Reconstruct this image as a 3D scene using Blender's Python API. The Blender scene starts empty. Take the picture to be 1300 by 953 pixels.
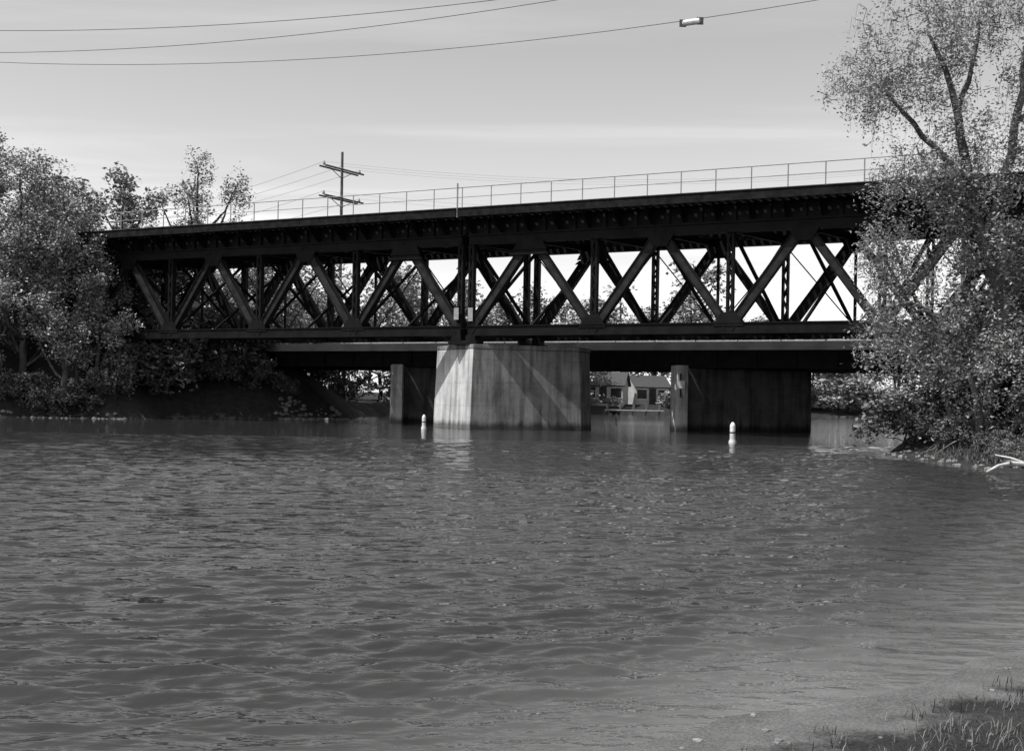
import bpy, math, random
import numpy as np
from mathutils import Vector, Matrix
R=math.radians
rnd=random.Random(7)
scene=bpy.context.scene

# ------------------------------------------------------------------ materials
def new_mat(name):
    m=bpy.data.materials.new(name); m.use_nodes=True
    nt=m.node_tree; nt.nodes.clear()
    out=nt.nodes.new('ShaderNodeOutputMaterial')
    return m,nt,out
def N(nt,t,**kw):
    n=nt.nodes.new(t)
    for k,v in kw.items(): setattr(n,k,v)
    return n
def g(v): return (v,v,v,1)
def simple_mat(name,lo,hi,scale=3.0,rough=0.7,bump=0.0,bscale=20,spec=0.3,stretch=(1,1,1),metal=0.0):
    m,nt,out=new_mat(name)
    tc=N(nt,'ShaderNodeTexCoord'); mp=N(nt,'ShaderNodeMapping'); mp.inputs['Scale'].default_value=stretch
    no=N(nt,'ShaderNodeTexNoise'); no.inputs['Scale'].default_value=scale; no.inputs['Detail'].default_value=4
    cr=N(nt,'ShaderNodeValToRGB'); cr.color_ramp.elements[0].position=.3; cr.color_ramp.elements[1].position=.7
    cr.color_ramp.elements[0].color=g(lo); cr.color_ramp.elements[1].color=g(hi)
    b=N(nt,'ShaderNodeBsdfPrincipled'); b.inputs['Roughness'].default_value=rough
    b.inputs['Specular IOR Level'].default_value=spec; b.inputs['Metallic'].default_value=metal
    L=nt.links.new
    L(tc.outputs['Object'],mp.inputs[0]); L(mp.outputs[0],no.inputs['Vector']); L(no.outputs['Fac'],cr.inputs[0]); L(cr.outputs[0],b.inputs['Base Color'])
    if bump>0:
        n2=N(nt,'ShaderNodeTexNoise'); n2.inputs['Scale'].default_value=bscale; n2.inputs['Detail'].default_value=3
        L(mp.outputs[0],n2.inputs['Vector'])
        bp=N(nt,'ShaderNodeBump'); bp.inputs['Strength'].default_value=bump; bp.inputs['Distance'].default_value=.03
        L(n2.outputs['Fac'],bp.inputs['Height']); L(bp.outputs[0],b.inputs['Normal'])
    L(b.outputs[0],out.inputs[0])
    return m
def leaf_mat(name,lo,hi,trans=.35):
    m,nt,out=new_mat(name); L=nt.links.new
    at=N(nt,'ShaderNodeAttribute'); at.attribute_name='tone'
    mr=N(nt,'ShaderNodeMix'); mr.data_type='RGBA'
    mr.inputs[6].default_value=g(lo); mr.inputs[7].default_value=g(hi)
    L(at.outputs['Fac'],mr.inputs[0])
    d=N(nt,'ShaderNodeBsdfDiffuse'); L(mr.outputs[2],d.inputs[0])
    if trans>0:
        t=N(nt,'ShaderNodeBsdfTranslucent'); mx=N(nt,'ShaderNodeMixShader'); mx.inputs[0].default_value=trans
        L(mr.outputs[2],t.inputs[0]); L(d.outputs[0],mx.inputs[1]); L(t.outputs[0],mx.inputs[2]); L(mx.outputs[0],out.inputs[0])
    else: L(d.outputs[0],out.inputs[0])
    return m
def concrete_mat(name,lo,hi,stain=.6):
    m,nt,out=new_mat(name); L=nt.links.new
    ge=N(nt,'ShaderNodeNewGeometry'); sx=N(nt,'ShaderNodeSeparateXYZ'); L(ge.outputs['Position'],sx.inputs[0])
    n1=N(nt,'ShaderNodeTexNoise'); n1.inputs['Scale'].default_value=.9; n1.inputs['Detail'].default_value=7; n1.inputs['Roughness'].default_value=.65
    L(ge.outputs['Position'],n1.inputs['Vector'])
    mp=N(nt,'ShaderNodeMapping'); mp.inputs['Scale'].default_value=(3.0,3.0,.25); L(ge.outputs['Position'],mp.inputs[0])
    n2=N(nt,'ShaderNodeTexNoise'); n2.inputs['Scale'].default_value=1.0; n2.inputs['Detail'].default_value=5; L(mp.outputs[0],n2.inputs['Vector'])
    c1=N(nt,'ShaderNodeValToRGB'); c1.color_ramp.elements[0].color=g(lo); c1.color_ramp.elements[1].color=g(hi)
    c1.color_ramp.elements[0].position=.3; c1.color_ramp.elements[1].position=.72; L(n1.outputs['Fac'],c1.inputs[0])
    c2=N(nt,'ShaderNodeValToRGB'); c2.color_ramp.elements[0].color=g(stain); c2.color_ramp.elements[1].color=g(1); c2.color_ramp.elements[0].position=.38; c2.color_ramp.elements[1].position=.55
    L(n2.outputs['Fac'],c2.inputs[0])
    mu=N(nt,'ShaderNodeMix'); mu.data_type='RGBA'; mu.blend_type='MULTIPLY'; mu.inputs[0].default_value=1; L(c1.outputs[0],mu.inputs[6]); L(c2.outputs[0],mu.inputs[7])
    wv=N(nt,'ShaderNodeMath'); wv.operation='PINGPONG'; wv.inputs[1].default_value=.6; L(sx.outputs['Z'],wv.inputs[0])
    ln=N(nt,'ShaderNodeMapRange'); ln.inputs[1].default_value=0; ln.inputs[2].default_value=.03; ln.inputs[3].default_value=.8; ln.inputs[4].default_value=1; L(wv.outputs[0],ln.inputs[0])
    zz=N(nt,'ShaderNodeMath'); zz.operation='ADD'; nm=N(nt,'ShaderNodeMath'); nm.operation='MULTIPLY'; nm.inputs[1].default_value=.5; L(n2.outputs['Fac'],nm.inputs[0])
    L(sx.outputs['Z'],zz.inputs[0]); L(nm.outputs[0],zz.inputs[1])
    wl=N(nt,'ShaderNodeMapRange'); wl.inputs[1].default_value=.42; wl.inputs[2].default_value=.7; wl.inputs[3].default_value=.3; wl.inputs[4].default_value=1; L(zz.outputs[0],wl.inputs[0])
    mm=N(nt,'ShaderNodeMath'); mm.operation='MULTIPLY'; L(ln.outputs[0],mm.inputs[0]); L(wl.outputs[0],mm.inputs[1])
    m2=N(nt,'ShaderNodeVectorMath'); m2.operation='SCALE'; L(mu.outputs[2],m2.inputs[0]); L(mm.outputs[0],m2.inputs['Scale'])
    b=N(nt,'ShaderNodeBsdfPrincipled'); b.inputs['Roughness'].default_value=.9; b.inputs['Specular IOR Level'].default_value=.1
    n3=N(nt,'ShaderNodeTexNoise'); n3.inputs['Scale'].default_value=12; n3.inputs['Detail'].default_value=5; L(ge.outputs['Position'],n3.inputs['Vector'])
    bp=N(nt,'ShaderNodeBump'); bp.inputs['Strength'].default_value=.5; bp.inputs['Distance'].default_value=.03; L(n3.outputs['Fac'],bp.inputs['Height']); L(bp.outputs[0],b.inputs['Normal'])
    L(m2.outputs[0],b.inputs['Base Color']); L(b.outputs[0],out.inputs[0])
    return m

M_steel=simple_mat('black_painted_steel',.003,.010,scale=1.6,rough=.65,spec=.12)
M_steel_lit=simple_mat('weathered_lit_steel',.008,.03,scale=2.5,rough=.65,bump=.3,spec=.15)  # lighter steel; on near diagonals the catch of light is put into the colour
M_wood=simple_mat('creosote_timber',.01,.03,scale=4,rough=.9)
M_deckedge=simple_mat('deck_edge_board',.006,.02,scale=3,rough=.9,spec=.1)
M_decktrim=simple_mat('deck_trim',.04,.10,scale=3,rough=.8)
M_rail=simple_mat('galvanised_rail',.22,.34,scale=6,rough=.5)
M_conc=concrete_mat('pier_concrete_weathered_shade',.13,.30,.5)  # darker copy: shade as well as staining is put into the colour
M_conc_sun=concrete_mat('pier_concrete_sunlit',.36,.62,.6)  # paler copy of the concrete, sunlight painted into the colour
M_conc2=concrete_mat('highway_concrete',.05,.12,.6)  # wall concrete darkened, deck shade put into the colour
M_abut=concrete_mat('old_abutment_stone',.03,.07,.6)
M_deckconc=simple_mat('highway_parapet',.22,.38,scale=.8,rough=.9)
M_bark=simple_mat('bark',.04,.13,scale=5,rough=.95,bump=.8,bscale=12,stretch=(1,1,.25))
M_barkdark=simple_mat('bark_dark',.02,.06,scale=5,rough=.95)
M_leafL=leaf_mat('leaf_bank',.07,.54,0)
M_leafW=leaf_mat('leaf_willow',.13,.58,.25)
M_leafF=leaf_mat('leaf_far',.12,.48,0)  # distant foliage lightened, haze painted into the leaf colour
M_shrub=leaf_mat('leaf_shrub',.04,.28,0)
M_white=simple_mat('white_paint',.5,.75,scale=5,rough=.5)
M_house=simple_mat('siding',.3,.45,scale=2,rough=.7)
M_roof=simple_mat('roof_shingle',.05,.09,scale=8,rough=.9)
M_glass=simple_mat('window_glass',.02,.03,rough=.1,spec=.6)
M_pole=simple_mat('pole_wood',.07,.13,scale=5,rough=.9)
M_wire=simple_mat('wire_metal',.05,.08,rough=.5)
M_rock=simple_mat('rock',.08,.3,scale=3,rough=.95,bump=.5)
M_drift=simple_mat('driftwood_bleached',.4,.65,scale=6,rough=.9,bump=.4)
M_root=simple_mat('root_wood',.07,.2,scale=6,rough=.9)
M_grass=leaf_mat('grass_blade',.05,.26,.2)

# ------------------------------------------------------------------ mesh helpers
class MB:
    def __init__(s): s.v=[]; s.f=[]; s.m=[]; s.cur=0
    def add(s,vs,fs):
        o=len(s.v); s.v+= [tuple(x) for x in vs]; s.f+=[tuple(i+o for i in f) for f in fs]; s.m+=[s.cur]*len(fs)
    def hexa(s,b,t):
        n=len(b); o=list(b)+list(t)
        fs=[tuple(range(n))[::-1],tuple(range(n,2*n))]+[(i,(i+1)%n,(i+1)%n+n,i+n) for i in range(n)]
        s.add(o,fs)
    def beam(s,p,q,w,h,up=(0,0,1)):
        p=Vector(p);q=Vector(q);d=(q-p).normalized();u=Vector(up)
        a=d.cross(u)
        if a.length<1e-4: a=d.cross(Vector((1,0,0)))
        a.normalize(); b=a.cross(d).normalized()
        a*=w/2;b*=h/2
        s.hexa([p-a-b,p+a-b,p+a+b,p-a+b],[q-a-b,q+a-b,q+a+b,q-a+b])
    def box(s,c,sx,sy,sz,ang=0):
        ca,sa=math.cos(ang),math.sin(ang)
        def P(x,y,z): return (c[0]+x*ca-y*sa,c[1]+x*sa+y*ca,c[2]+z)
        x,y,z=sx/2,sy/2,sz/2
        s.hexa([P(-x,-y,-z),P(x,-y,-z),P(x,y,-z),P(-x,y,-z)],[P(-x,-y,z),P(x,-y,z),P(x,y,z),P(-x,y,z)])
    def tube(s,pts,rad,k=6):
        pts=[Vector(p) for p in pts]; o=len(s.v); n=len(pts)
        for i,p in enumerate(pts):
            d=(pts[min(i+1,n-1)]-pts[max(i-1,0)])
            if d.length<1e-6: d=Vector((0,0,1))
            d.normalize()
            ref=Vector((1,0,0)) if abs(d.x)<.8 else Vector((0,1,0))
            a=d.cross(ref).normalized(); b=d.cross(a)
            r=rad[i] if hasattr(rad,'__len__') else rad
            for j in range(k):
                t=2*math.pi*j/k
                s.v.append(tuple(p+a*(r*math.cos(t))+b*(r*math.sin(t))))
        for i in range(n-1):
            for j in range(k):
                j2=(j+1)%k
                s.f.append((o+i*k+j,o+i*k+j2,o+(i+1)*k+j2,o+(i+1)*k+j)); s.m.append(s.cur)
        s.f.append(tuple(o+j for j in range(k))[::-1]); s.m.append(s.cur)
        s.f.append(tuple(o+(n-1)*k+j for j in range(k))); s.m.append(s.cur)
    def obj(s,name,mats,parent=None,smooth=False,bevel=0):
        me=bpy.data.meshes.new(name); me.from_pydata(s.v,[],s.f)
        if not isinstance(mats,(list,tuple)): mats=[mats]
        for m in mats: me.materials.append(m)
        me.polygons.foreach_set('material_index',s.m)
        if smooth: me.polygons.foreach_set('use_smooth',[True]*len(s.f))
        me.update()
        o=bpy.data.objects.new(name,me); scene.collection.objects.link(o)
        if parent: o.parent=parent
        if bevel>0:
            md=o.modifiers.new('bevel','BEVEL'); md.width=bevel; md.segments=2; md.limit_method='ANGLE'
        return o
def empty(name):
    o=bpy.data.objects.new(name,None); scene.collection.objects.link(o); o.empty_display_size=.5; return o

# ------------------------------------------------------------------ bridge frame of reference
P0=Vector((-2.48,62,0)); U=Vector((.8954,-.4455,0)).normalized(); NN=Vector((.4455,.8954,0)).normalized()
def T(s,d,z): return P0+U*s+NN*d+Vector((0,0,z))
ANG=math.atan2(U.y,U.x)
ZB,ZT=5.10,9.82
W=5.0; SK=1.4
rail_bridge=empty('railroad_truss_bridge')

def laced(mb,p,q,w,h,leg,up,step=.55):
    p=Vector(p);q=Vector(q);d=(q-p);L=d.length;d.normalize();a=d.cross(Vector(up)).normalized()
    off=a*(w/2-leg/2)
    mb.beam(p+off,q+off,leg,h,up); mb.beam(p-off,q-off,leg,h,up)
    n=max(2,int(L/step)); 
    for sgn in (-1,1):
        uo=Vector(up)*(h/2-.015)*sgn
        for i in range(n):
            x=p+d*(L*i/n); y=p+d*(L*(i+1)/n); k=1 if i%2 else -1
            mb.beam(x+off*k+uo,y-off*k+uo,.07,.02,up)

def truss(mb,mbl,d,sh,isnear):
    for (sg,pitch) in ((-1,6.7),(1,7.0)):
        S=lambda k: sh+sg*(.32+pitch*k*(1-.32/(4*pitch)))
        a,b=S(0),S(4)
        lo,hi=min(a,b),max(a,b)
        mb.beam(T(lo-.1,d,ZB),T(hi+.1,d,ZB),.44,.46)
        mb.beam(T(lo-.15,d,ZB+.25),T(hi+.15,d,ZB+.25),.56,.05)
        mb.beam(T(lo-.15,d,ZB-.24),T(hi+.15,d,ZB-.24),.56,.04)
        mb.beam(T(lo-.1,d,ZT),T(hi+.1,d,ZT),.44,.44)
        mb.beam(T(lo-.15,d,ZT+.24),T(hi+.15,d,ZT+.24),.6,.05)
        for k in range(4):
            b0,t0,b1=S(k),S(k+.5),S(k+1)
            mbl.beam(T(b0,d,ZB),T(t0,d,ZT),.42,.38,NN)
            mbl.beam(T(t0,d,ZT-.003),T(b1,d,ZB),.36,.355,NN)
            for (p,q,w) in ((T(b0,d-.2,ZB),T(t0,d-.2,ZT),.42),(T(t0,d-.2,ZT),T(b1,d-.2,ZB),.36)):
                dd=(q-p).normalized(); aa=dd.cross(NN).normalized()*(w/2)
                mb.beam(p+aa,q+aa,.05,.09,NN); mb.beam(p-aa,q-aa,.05,.09,NN)
            for (ss,zz,up) in ((t0,ZT-.25,-1),(b1,ZB+.25,1)):
                for o in (-.245,.245):
                    w1,w2=.75,.35
                    pts=[T(ss-w1,d+o-.012,zz-up*.15),T(ss+w1,d+o-.012,zz-up*.15),T(ss+w2,d+o-.012,zz+up*.5),T(ss-w2,d+o-.012,zz+up*.5)]
                    pt2=[T(ss-w1,d+o+.012,zz-up*.15),T(ss+w1,d+o+.012,zz-up*.15),T(ss+w2,d+o+.012,zz+up*.5),T(ss-w2,d+o+.012,zz+up*.5)]
                    mb.hexa(pts,pt2)
            if k<3: laced(mb,T(b1,d,ZB),T(b1,d,ZT),.34,.30,.10,NN)
            if k==0:
                for o in (-.30,):
                    for zt,zb,e in ((ZT-.2,ZT-.62,.0),(ZT-.66,ZT-.86,.12)):
                        mb.hexa([T(t0-.72-e,d+o-.02,zt),T(t0+.72+e,d+o-.02,zt),T(t0+.95+e,d+o-.02,zb),T(t0-.95-e,d+o-.02,zb)],
                            [T(t0-.72-e,d+o+.02,zt),T(t0+.72+e,d+o+.02,zt),T(t0+.95+e,d+o+.02,zb),T(t0-.95-e,d+o+.02,zb)])
        laced(mb,T(a,d,ZB),T(a,d,ZT),.30,.32,.1,NN)
        mb.beam(T(b,d,ZB),T(b,d,ZT),.34,.33,NN)
        for e in (a,b):
            mb.box(T(e+sg*.1,d,4.72),.55,.6,.24,ANG); mb.box(T(e+sg*.1,d,4.5),.85,.8,.2,ANG)
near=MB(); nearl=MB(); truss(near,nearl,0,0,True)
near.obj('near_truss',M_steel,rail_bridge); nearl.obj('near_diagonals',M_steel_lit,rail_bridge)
far=MB(); farl=MB(); truss(far,farl,W,SK,False)
far.obj('far_truss',M_steel,rail_bridge); farl.obj('far_diagonals',M_steel,rail_bridge)

br=MB()
for (sg,pitch) in ((-1,6.7),(1,7.0)):
    S=lambda k: sg*(.32+pitch*k*(1-.32/(4*pitch)))
    for k in [0,1,2,3,4]:
        s0=S(k)
        a0,a1=T(s0,0,ZB),T(s0,0,ZT); c0,c1=T(s0+SK,W,ZB),T(s0+SK,W,ZT)
        br.beam(a0+Vector((0,0,.02)),c0+Vector((0,0,.02)),.2,.34); br.beam(a1,c1,.2,.4)
        br.beam(a0,c1,.14,.14); br.beam(c0,a1+Vector((0,0,.01)),.14,.13)
    for k in range(4):
        for z,w in ((ZB-.05,.14),(ZT+.05,.14)):
            br.beam(T(S(k),0,z),T(S(k+1)+SK,W,z),w,.1); br.beam(T(S(k)+SK,W,z+.12),T(S(k+1),0,z+.12),w,.1)
        t=S(k+.5); br.beam(T(t,0,ZT-.01),T(t+SK,W,ZT-.01),.18,.42); br.beam(T(t,0,ZB+.01),T(t+SK,W,ZB+.01),.16,.25)
        br.beam(T(t,0,ZT-.3),T(t+SK,W,ZB+.2),.13,.13); br.beam(T(t+SK,W,ZT-.31),T(t,0,ZB+.21),.13,.12)
        for d,sh in ((W-.12,SK),):
            br.beam(T(S(k)+sh,d,ZT-.3),T(S(k+.5)+sh,d,ZB+.3),.06,.03,NN)
            br.beam(T(S(k+.5)+sh,d,ZB+.32),T(S(k+1)+sh,d,ZT-.3),.06,.028,NN)
            br.beam(T(S(k+.5)+sh,d,ZT),T(S(k+.5)+sh,d,ZB),.14,.1,NN)
br.obj('sway_and_lateral_bracing',M_steel,rail_bridge)

SL,SR=-27.5,29.5
dk=MB()
for d in (.02,W+.0):
    for a,b in ((SL,-.12),(.12,SR)):
        dk.beam(T(a,d,10.53),T(b,d,10.53),.05,.86)
        dk.beam(T(a,d,10.97),T(b,d,10.97),.40,.05); dk.beam(T(a,d,10.11),T(b,d,10.11),.40,.05)
s=SL
i=0
while s<SR:
    for d in (.02,W): dk.beam(T(s,d-.12,10.14),T(s,d-.12,10.94),.05,.18,U)
    if i%2==0:
        for dd,e in ((-.12,-1.15),(W+.12,W+1.15)):
            p=[T(s-.03,dd,10.15),T(s-.03,dd,10.93),T(s-.03,e,10.93),T(s-.03,e,10.78)]
            q=[T(s+.03,dd,10.15),T(s+.03,dd,10.93),T(s+.03,e,10.93),T(s+.03,e,10.78)]
            dk.hexa(p,q)
        dk.beam(T(s,.1,10.4),T(s,W-.1,10.4),.1,.3)
    s+=.82; i+=1
dk.obj('deck_girders',M_steel,rail_bridge)
ti=MB(); s=SL
while s<SR:
    ti.beam(T(s,-1.05,11.09),T(s,W+1.05,11.09),.2,.2); s+=.42
ti.obj('timber_ties',M_wood,rail_bridge)
ed=MB(); et=MB()
for d in (-1.2,W+1.2):
    for a,b in ((SL,-.05),(.05,SR)):
        ed.beam(T(a,d,11.13),T(b,d,11.13),.09,.42)
        et.beam(T(a,d+.0,11.36),T(b,d,11.36),.2,.035)
ed.obj('deck_edge',M_deckedge,rail_bridge); et.obj('deck_trim_strip',M_decktrim,rail_bridge)
wk=MB()
for d in (-.75,W+.75):
    wk.beam(T(SL,d,11.22),T(SR,d,11.22),.7,.05)
wk.obj('walkway_planks',M_wood,rail_bridge)
rl=MB()
for d in (W/2-.72,W/2+.72):
    rl.beam(T(SL,d,11.27),T(SR,d,11.27),.07,.15)
rl.obj('running_rails',M_steel_lit,rail_bridge)
ra=MB()
for d in (-1.12,W+1.12):
    s=SL-.8
    ra.tube([T(SL-.8,d,12.42),T(SR,d,12.42)],.024,5); ra.tube([T(SL-.8,d,11.92),T(SR,d,11.92)],.018,5)
    while s<SR:
        ra.beam(T(s,d,11.3),T(s,d,12.42),.05,.05); s+=1.68
ra.beam(T(0,-1.16,10.9),T(0,-1.16,12.65),.08,.08)
ra.obj('handrail',M_rail,rail_bridge)
pl=MB()
pl.box(T(-.42,-.32,6.0),.28,.03,.62,ANG); pl.box(T(.42,-.32,5.95),.28,.03,.7,ANG)
pl.obj('clearance_plates',M_rail,rail_bridge)

def poly_pier(mb,poly,z0,z1,batter):
    cx=sum(p[0] for p in poly)/len(poly); cy=sum(p[1] for p in poly)/len(poly)
    def sc(p):
        v=Vector((p[0]-cx,p[1]-cy)); l=v.length; v*= (l-batter)/l; return (cx+v.x,cy+v.y,z1)
    mb.hexa([(p[0],p[1],z0) for p in poly],[sc(p) for p in poly])
pier=empty('bridge_pier')
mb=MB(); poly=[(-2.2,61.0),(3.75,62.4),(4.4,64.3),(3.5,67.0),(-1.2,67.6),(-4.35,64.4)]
poly_pier(mb,poly,-1.5,4.16,.22); mb.m[-1]=1  # left face takes the paler copy with sunlight painted in
mb.obj('shaft',[M_conc,M_conc_sun],pier,bevel=.05)
mb=MB(); cx=sum(p[0] for p in poly)/6; cy=sum(p[1] for p in poly)/6
mb.hexa([(cx+(p[0]-cx)*.955,cy+(p[1]-cy)*.955,4.163) for p in poly],[(cx+(p[0]-cx)*.955,cy+(p[1]-cy)*.955,4.39) for p in poly])
mb.obj('cap',M_conc,pier,bevel=.03)

def block(mb,s0,s1,d0,d1,z0,z1):
    mb.hexa([T(s0,d0,z0),T(s1,d0,z0),T(s1,d1,z0),T(s0,d1,z0)],[T(s0,d0,z1),T(s1,d0,z1),T(s1,d1,z1),T(s0,d1,z1)])
for (a,b,bk0,bk1) in ((-29,-26.0,-29,-27.7),(27.6,36,33.2,36)):
    e=empty('bridge_abutment'); mb=MB(); block(mb,a,b,-1.4,W+1.5,-1.5,4.36); mb.obj('seat',M_abut,e,bevel=.04)
    mb=MB(); block(mb,bk0,bk1,-1.38,W+1.48,4.363,10.9); mb.obj('backwall',M_abut,e,bevel=.04)

# highway bridge behind
hw=empty('highway_bridge')
D0,D1=9.3,18.5; HL,HR=-24.5,40
mb=MB(); block(mb,HL-14,HR,D0-.05,D1+.05,4.5,4.7); block(mb,HL-14,HR,D0-.02,D0+.3,4.703,4.98); block(mb,HL-14,HR,D1-.3,D1+.02,4.703,4.98)
mb.obj('deck_slab',M_deckconc,hw,bevel=.02)
mb=MB()
for d in np.linspace(D0+.2,D1-.2,6):
    mb.beam(T(HL,d,4.0),T(HR,d,4.0),.06,.98); mb.beam(T(HL,d,3.54),T(HR,d,3.54),.42,.06)
    s=HL
    while s<HR:
        mb.beam(T(s,d-.1,3.58),T(s,d-.1,4.48),.04,.14,U); s+=2.2
mb.obj('steel_girders',M_steel,hw)
mb=MB()
for d in (D0+.14,D1-.14):
    mb.beam(T(HL-14,d,5.5),T(HR,d,5.5),.07,.09); mb.beam(T(HL-14,d,5.25),T(HR,d,5.25),.05,.06)
    s=HL-14
    while s<HR: mb.beam(T(s,d,4.99),T(s,d,5.47),.07,.07); s+=2.4
mb.obj('guard_rail',M_rail,hw)
for (dx,dy,L) in ((0,0,7.35),(-16.55,8.3,7.35)):
    mb=MB(); poly=[(9.72+dx,66.1+dy),(9.75+L+dx,67.4+dy),(9.9+L+dx,69.3+dy),(9.7+dx,69.0+dy),(9.1+dx,67.4+dy)]
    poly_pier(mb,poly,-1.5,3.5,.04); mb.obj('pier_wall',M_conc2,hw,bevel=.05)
    # cutwater nose past the deck edge; sunlight is painted in by paler concrete
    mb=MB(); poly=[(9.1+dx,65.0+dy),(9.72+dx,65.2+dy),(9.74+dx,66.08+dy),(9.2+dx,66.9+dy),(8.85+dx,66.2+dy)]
    poly_pier(mb,poly,-1.5,3.62,.03); mb.obj('cutwater',M_conc_sun,hw,bevel=.03)
mb=MB(); block(mb,HL-2,HL+.8,D0,D1,-1,3.48); mb.obj('abutment_wall',M_abut,hw)
ns=empty('navigation_sign'); mb=MB(); mb.box((9.25,64.9,2.55),.45,.04,.42,.1); mb.obj('board',M_white,ns)
mb=MB(); mb.box((9.25,64.97,2.5),.06,.09,1.3,.1); mb.obj('bracket',M_steel_lit,ns)

# ------------------------------------------------------------------ shoreline / terrain
WP=np.array([(-400,-60),(-80,-2),(-25,2.2),(-8,3.7),(-3,4.3),(-1,4.8),(0.3,5.2),(1.5,6.0),(2.7,6.9),(3.8,8.0),(6.5,12),(10,18),(12.7,24),(12.7,29),(12.2,33),(11.8,38),(13.5,41),(17.3,46),(21,55),(27,62),(38,75),(62,110),(100,150),(180,190),(180,215),(100,200),(60,185),(38,172),(22,150),(8,138),(-2,125),(-9,105),(-12,92),(-11.6,80.5),(-15,77.5),(-19.5,76),(-22.0,73.4),(-23.4,70.9),(-31,69.8),(-60,64),(-400,30)],float)
def sdf(x,y):
    """positive in water"""
    sh=x.shape; x=x.ravel(); y=y.ravel(); best=np.full(x.shape,1e9); ins=np.zeros(x.shape,bool)
    n=len(WP)
    for i in range(n):
        a=WP[i]; b=WP[(i+1)%n]; e=b-a
        t=np.clip(((x-a[0])*e[0]+(y-a[1])*e[1])/(e@e),0,1)
        dd=np.hypot(x-a[0]-t*e[0],y-a[1]-t*e[1]); best=np.minimum(best,dd)
        c=((a[1]>y)!=(b[1]>y))
        xi=a[0]+(y-a[1])/(e[1] if abs(e[1])>1e-9 else 1e-9)*e[0]
        ins^= c&(x<xi)
    r=np.where(ins,best,-best)
    k=np.clip(np.hypot(x,y)/40,.12,1.2)
    r=r+k*(.35*np.sin(x*1.7/k*.5+np.sin(y*.9/k*.5)*2)+.25*np.sin(y*2.3/k*.5+x*.8/k*.5)+.12*np.sin(x*5.1/k*.5+y*4.3/k*.5))
    return r.reshape(sh)
def height(x,y):
    sd=sdf(x,y); land=-sd
    nearr=np.clip(1-(y-16)/22,0,1)
    hn=.05*np.clip(land,0,8)+.015*np.sin(x*3+y*2)*np.clip(land,0,1)*.5
    low=np.clip(1-np.abs(y-30)/22,0,1)*(x>0)*(x<40)
    low=np.clip(low*2.2,0,1)
    hb=np.minimum((.55-.47*low)*np.clip(land,0,1e9),1.1)+.02*np.clip(land-2,0,60)*(1-low)
    h=nearr*hn+(1-nearr)*hb
    rx=x-P0.x; ry=y-P0.y; s=rx*U.x+ry*U.y; d=rx*NN.x+ry*NN.y
    def ridge(top,d0,d1,send,sg):
        out=np.maximum(np.maximum(d0-d,d-d1),0); es=np.maximum(sg*(send-s),0)
        return top-.62*np.hypot(out,es)
    for rg in (ridge(10.6,-1,W+1.5,-29.2,-1) , ridge(10.6,-1,W+1.5,35.9,1), ridge(4.4,D0-.5,D1+.5,HL-2.2,-1), ridge(4.4,D0-.5,D1+.5,40.5,1)):
        h=np.maximum(h,np.minimum(rg,np.clip(land,0,1e9)*1.0+.2)*(land>0))
    und=.15*np.sin(x*.31)*np.sin(y*.27+1)+.06*np.sin(x*1.3+y*.9)
    h=h+und*np.clip(land/3,0,1)*(1-nearr)
    return np.where(sd>0,-np.clip(sd*.35*(nearr*.35+(1-nearr)),0,1.6),h)
def stretch(a,c,w,n1,far,n2):
    inner=np.linspace(c-w,c+w,n1); st=inner[1]-inner[0]
    ex=w+np.cumsum(st*np.exp(np.linspace(0,math.log(far/st/6),n2)))
    return np.concatenate([(c-ex)[::-1],inner,c+ex])
gx=stretch(0,2,5,110,3000,110); gy=np.concatenate([-np.geomspace(1,3000,20)[::-1],np.linspace(0,14,130),np.linspace(14.3,110,240),np.geomspace(111,4000,60)])
X,Y=np.meshgrid(gx,gy)
Z=height(X,Y)
def grid_mesh(name,X,Y,Z,mat,attrs={}):
    nr,nc=X.shape; me=bpy.data.meshes.new(name)
    co=np.stack([X,Y,Z],-1).reshape(-1,3).astype(np.float32)
    idx=np.arange(nr*nc).reshape(nr,nc)
    q=np.stack([idx[:-1,:-1],idx[:-1,1:],idx[1:,1:],idx[1:,:-1]],-1).reshape(-1,4)
    me.vertices.add(len(co)); me.vertices.foreach_set('co',co.ravel())
    me.loops.add(q.size); me.loops.foreach_set('vertex_index',q.ravel().astype(np.int32))
    me.polygons.add(len(q)); me.polygons.foreach_set('loop_start',np.arange(0,q.size,4,dtype=np.int32)); 
    me.update(calc_edges=True); me.polygons.foreach_set('use_smooth',np.ones(len(q),bool))
    for k,v in attrs.items():
        a=me.attributes.new(k,'FLOAT','POINT'); a.data.foreach_set('value',v.ravel().astype(np.float32))
    me.materials.append(mat); me.validate()
    o=bpy.data.objects.new(name,me); scene.collection.objects.link(o); return o
m,nt,out=new_mat('ground_soil_sand'); L=nt.links.new
ge=N(nt,'ShaderNodeNewGeometry'); at=N(nt,'ShaderNodeAttribute'); at.attribute_name='sand'
n1=N(nt,'ShaderNodeTexNoise'); n1.inputs['Scale'].default_value=2.2; n1.inputs['Detail'].default_value=8; n1.inputs['Roughness'].default_value=.7; L(ge.outputs['Position'],n1.inputs['Vector'])
n2=N(nt,'ShaderNodeTexNoise'); n2.inputs['Scale'].default_value=60; n2.inputs['Detail'].default_value=4; L(ge.outputs['Position'],n2.inputs['Vector'])
cs=N(nt,'ShaderNodeValToRGB'); cs.color_ramp.elements[0].color=g(.06); cs.color_ramp.elements[1].color=g(.18); cs.color_ramp.elements[0].position=.35; cs.color_ramp.elements[1].position=.68
cg=N(nt,'ShaderNodeValToRGB'); cg.color_ramp.elements[0].color=g(.015); cg.color_ramp.elements[1].color=g(.06); cg.color_ramp.elements[0].position=.35; cg.color_ramp.elements[1].position=.7
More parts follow.
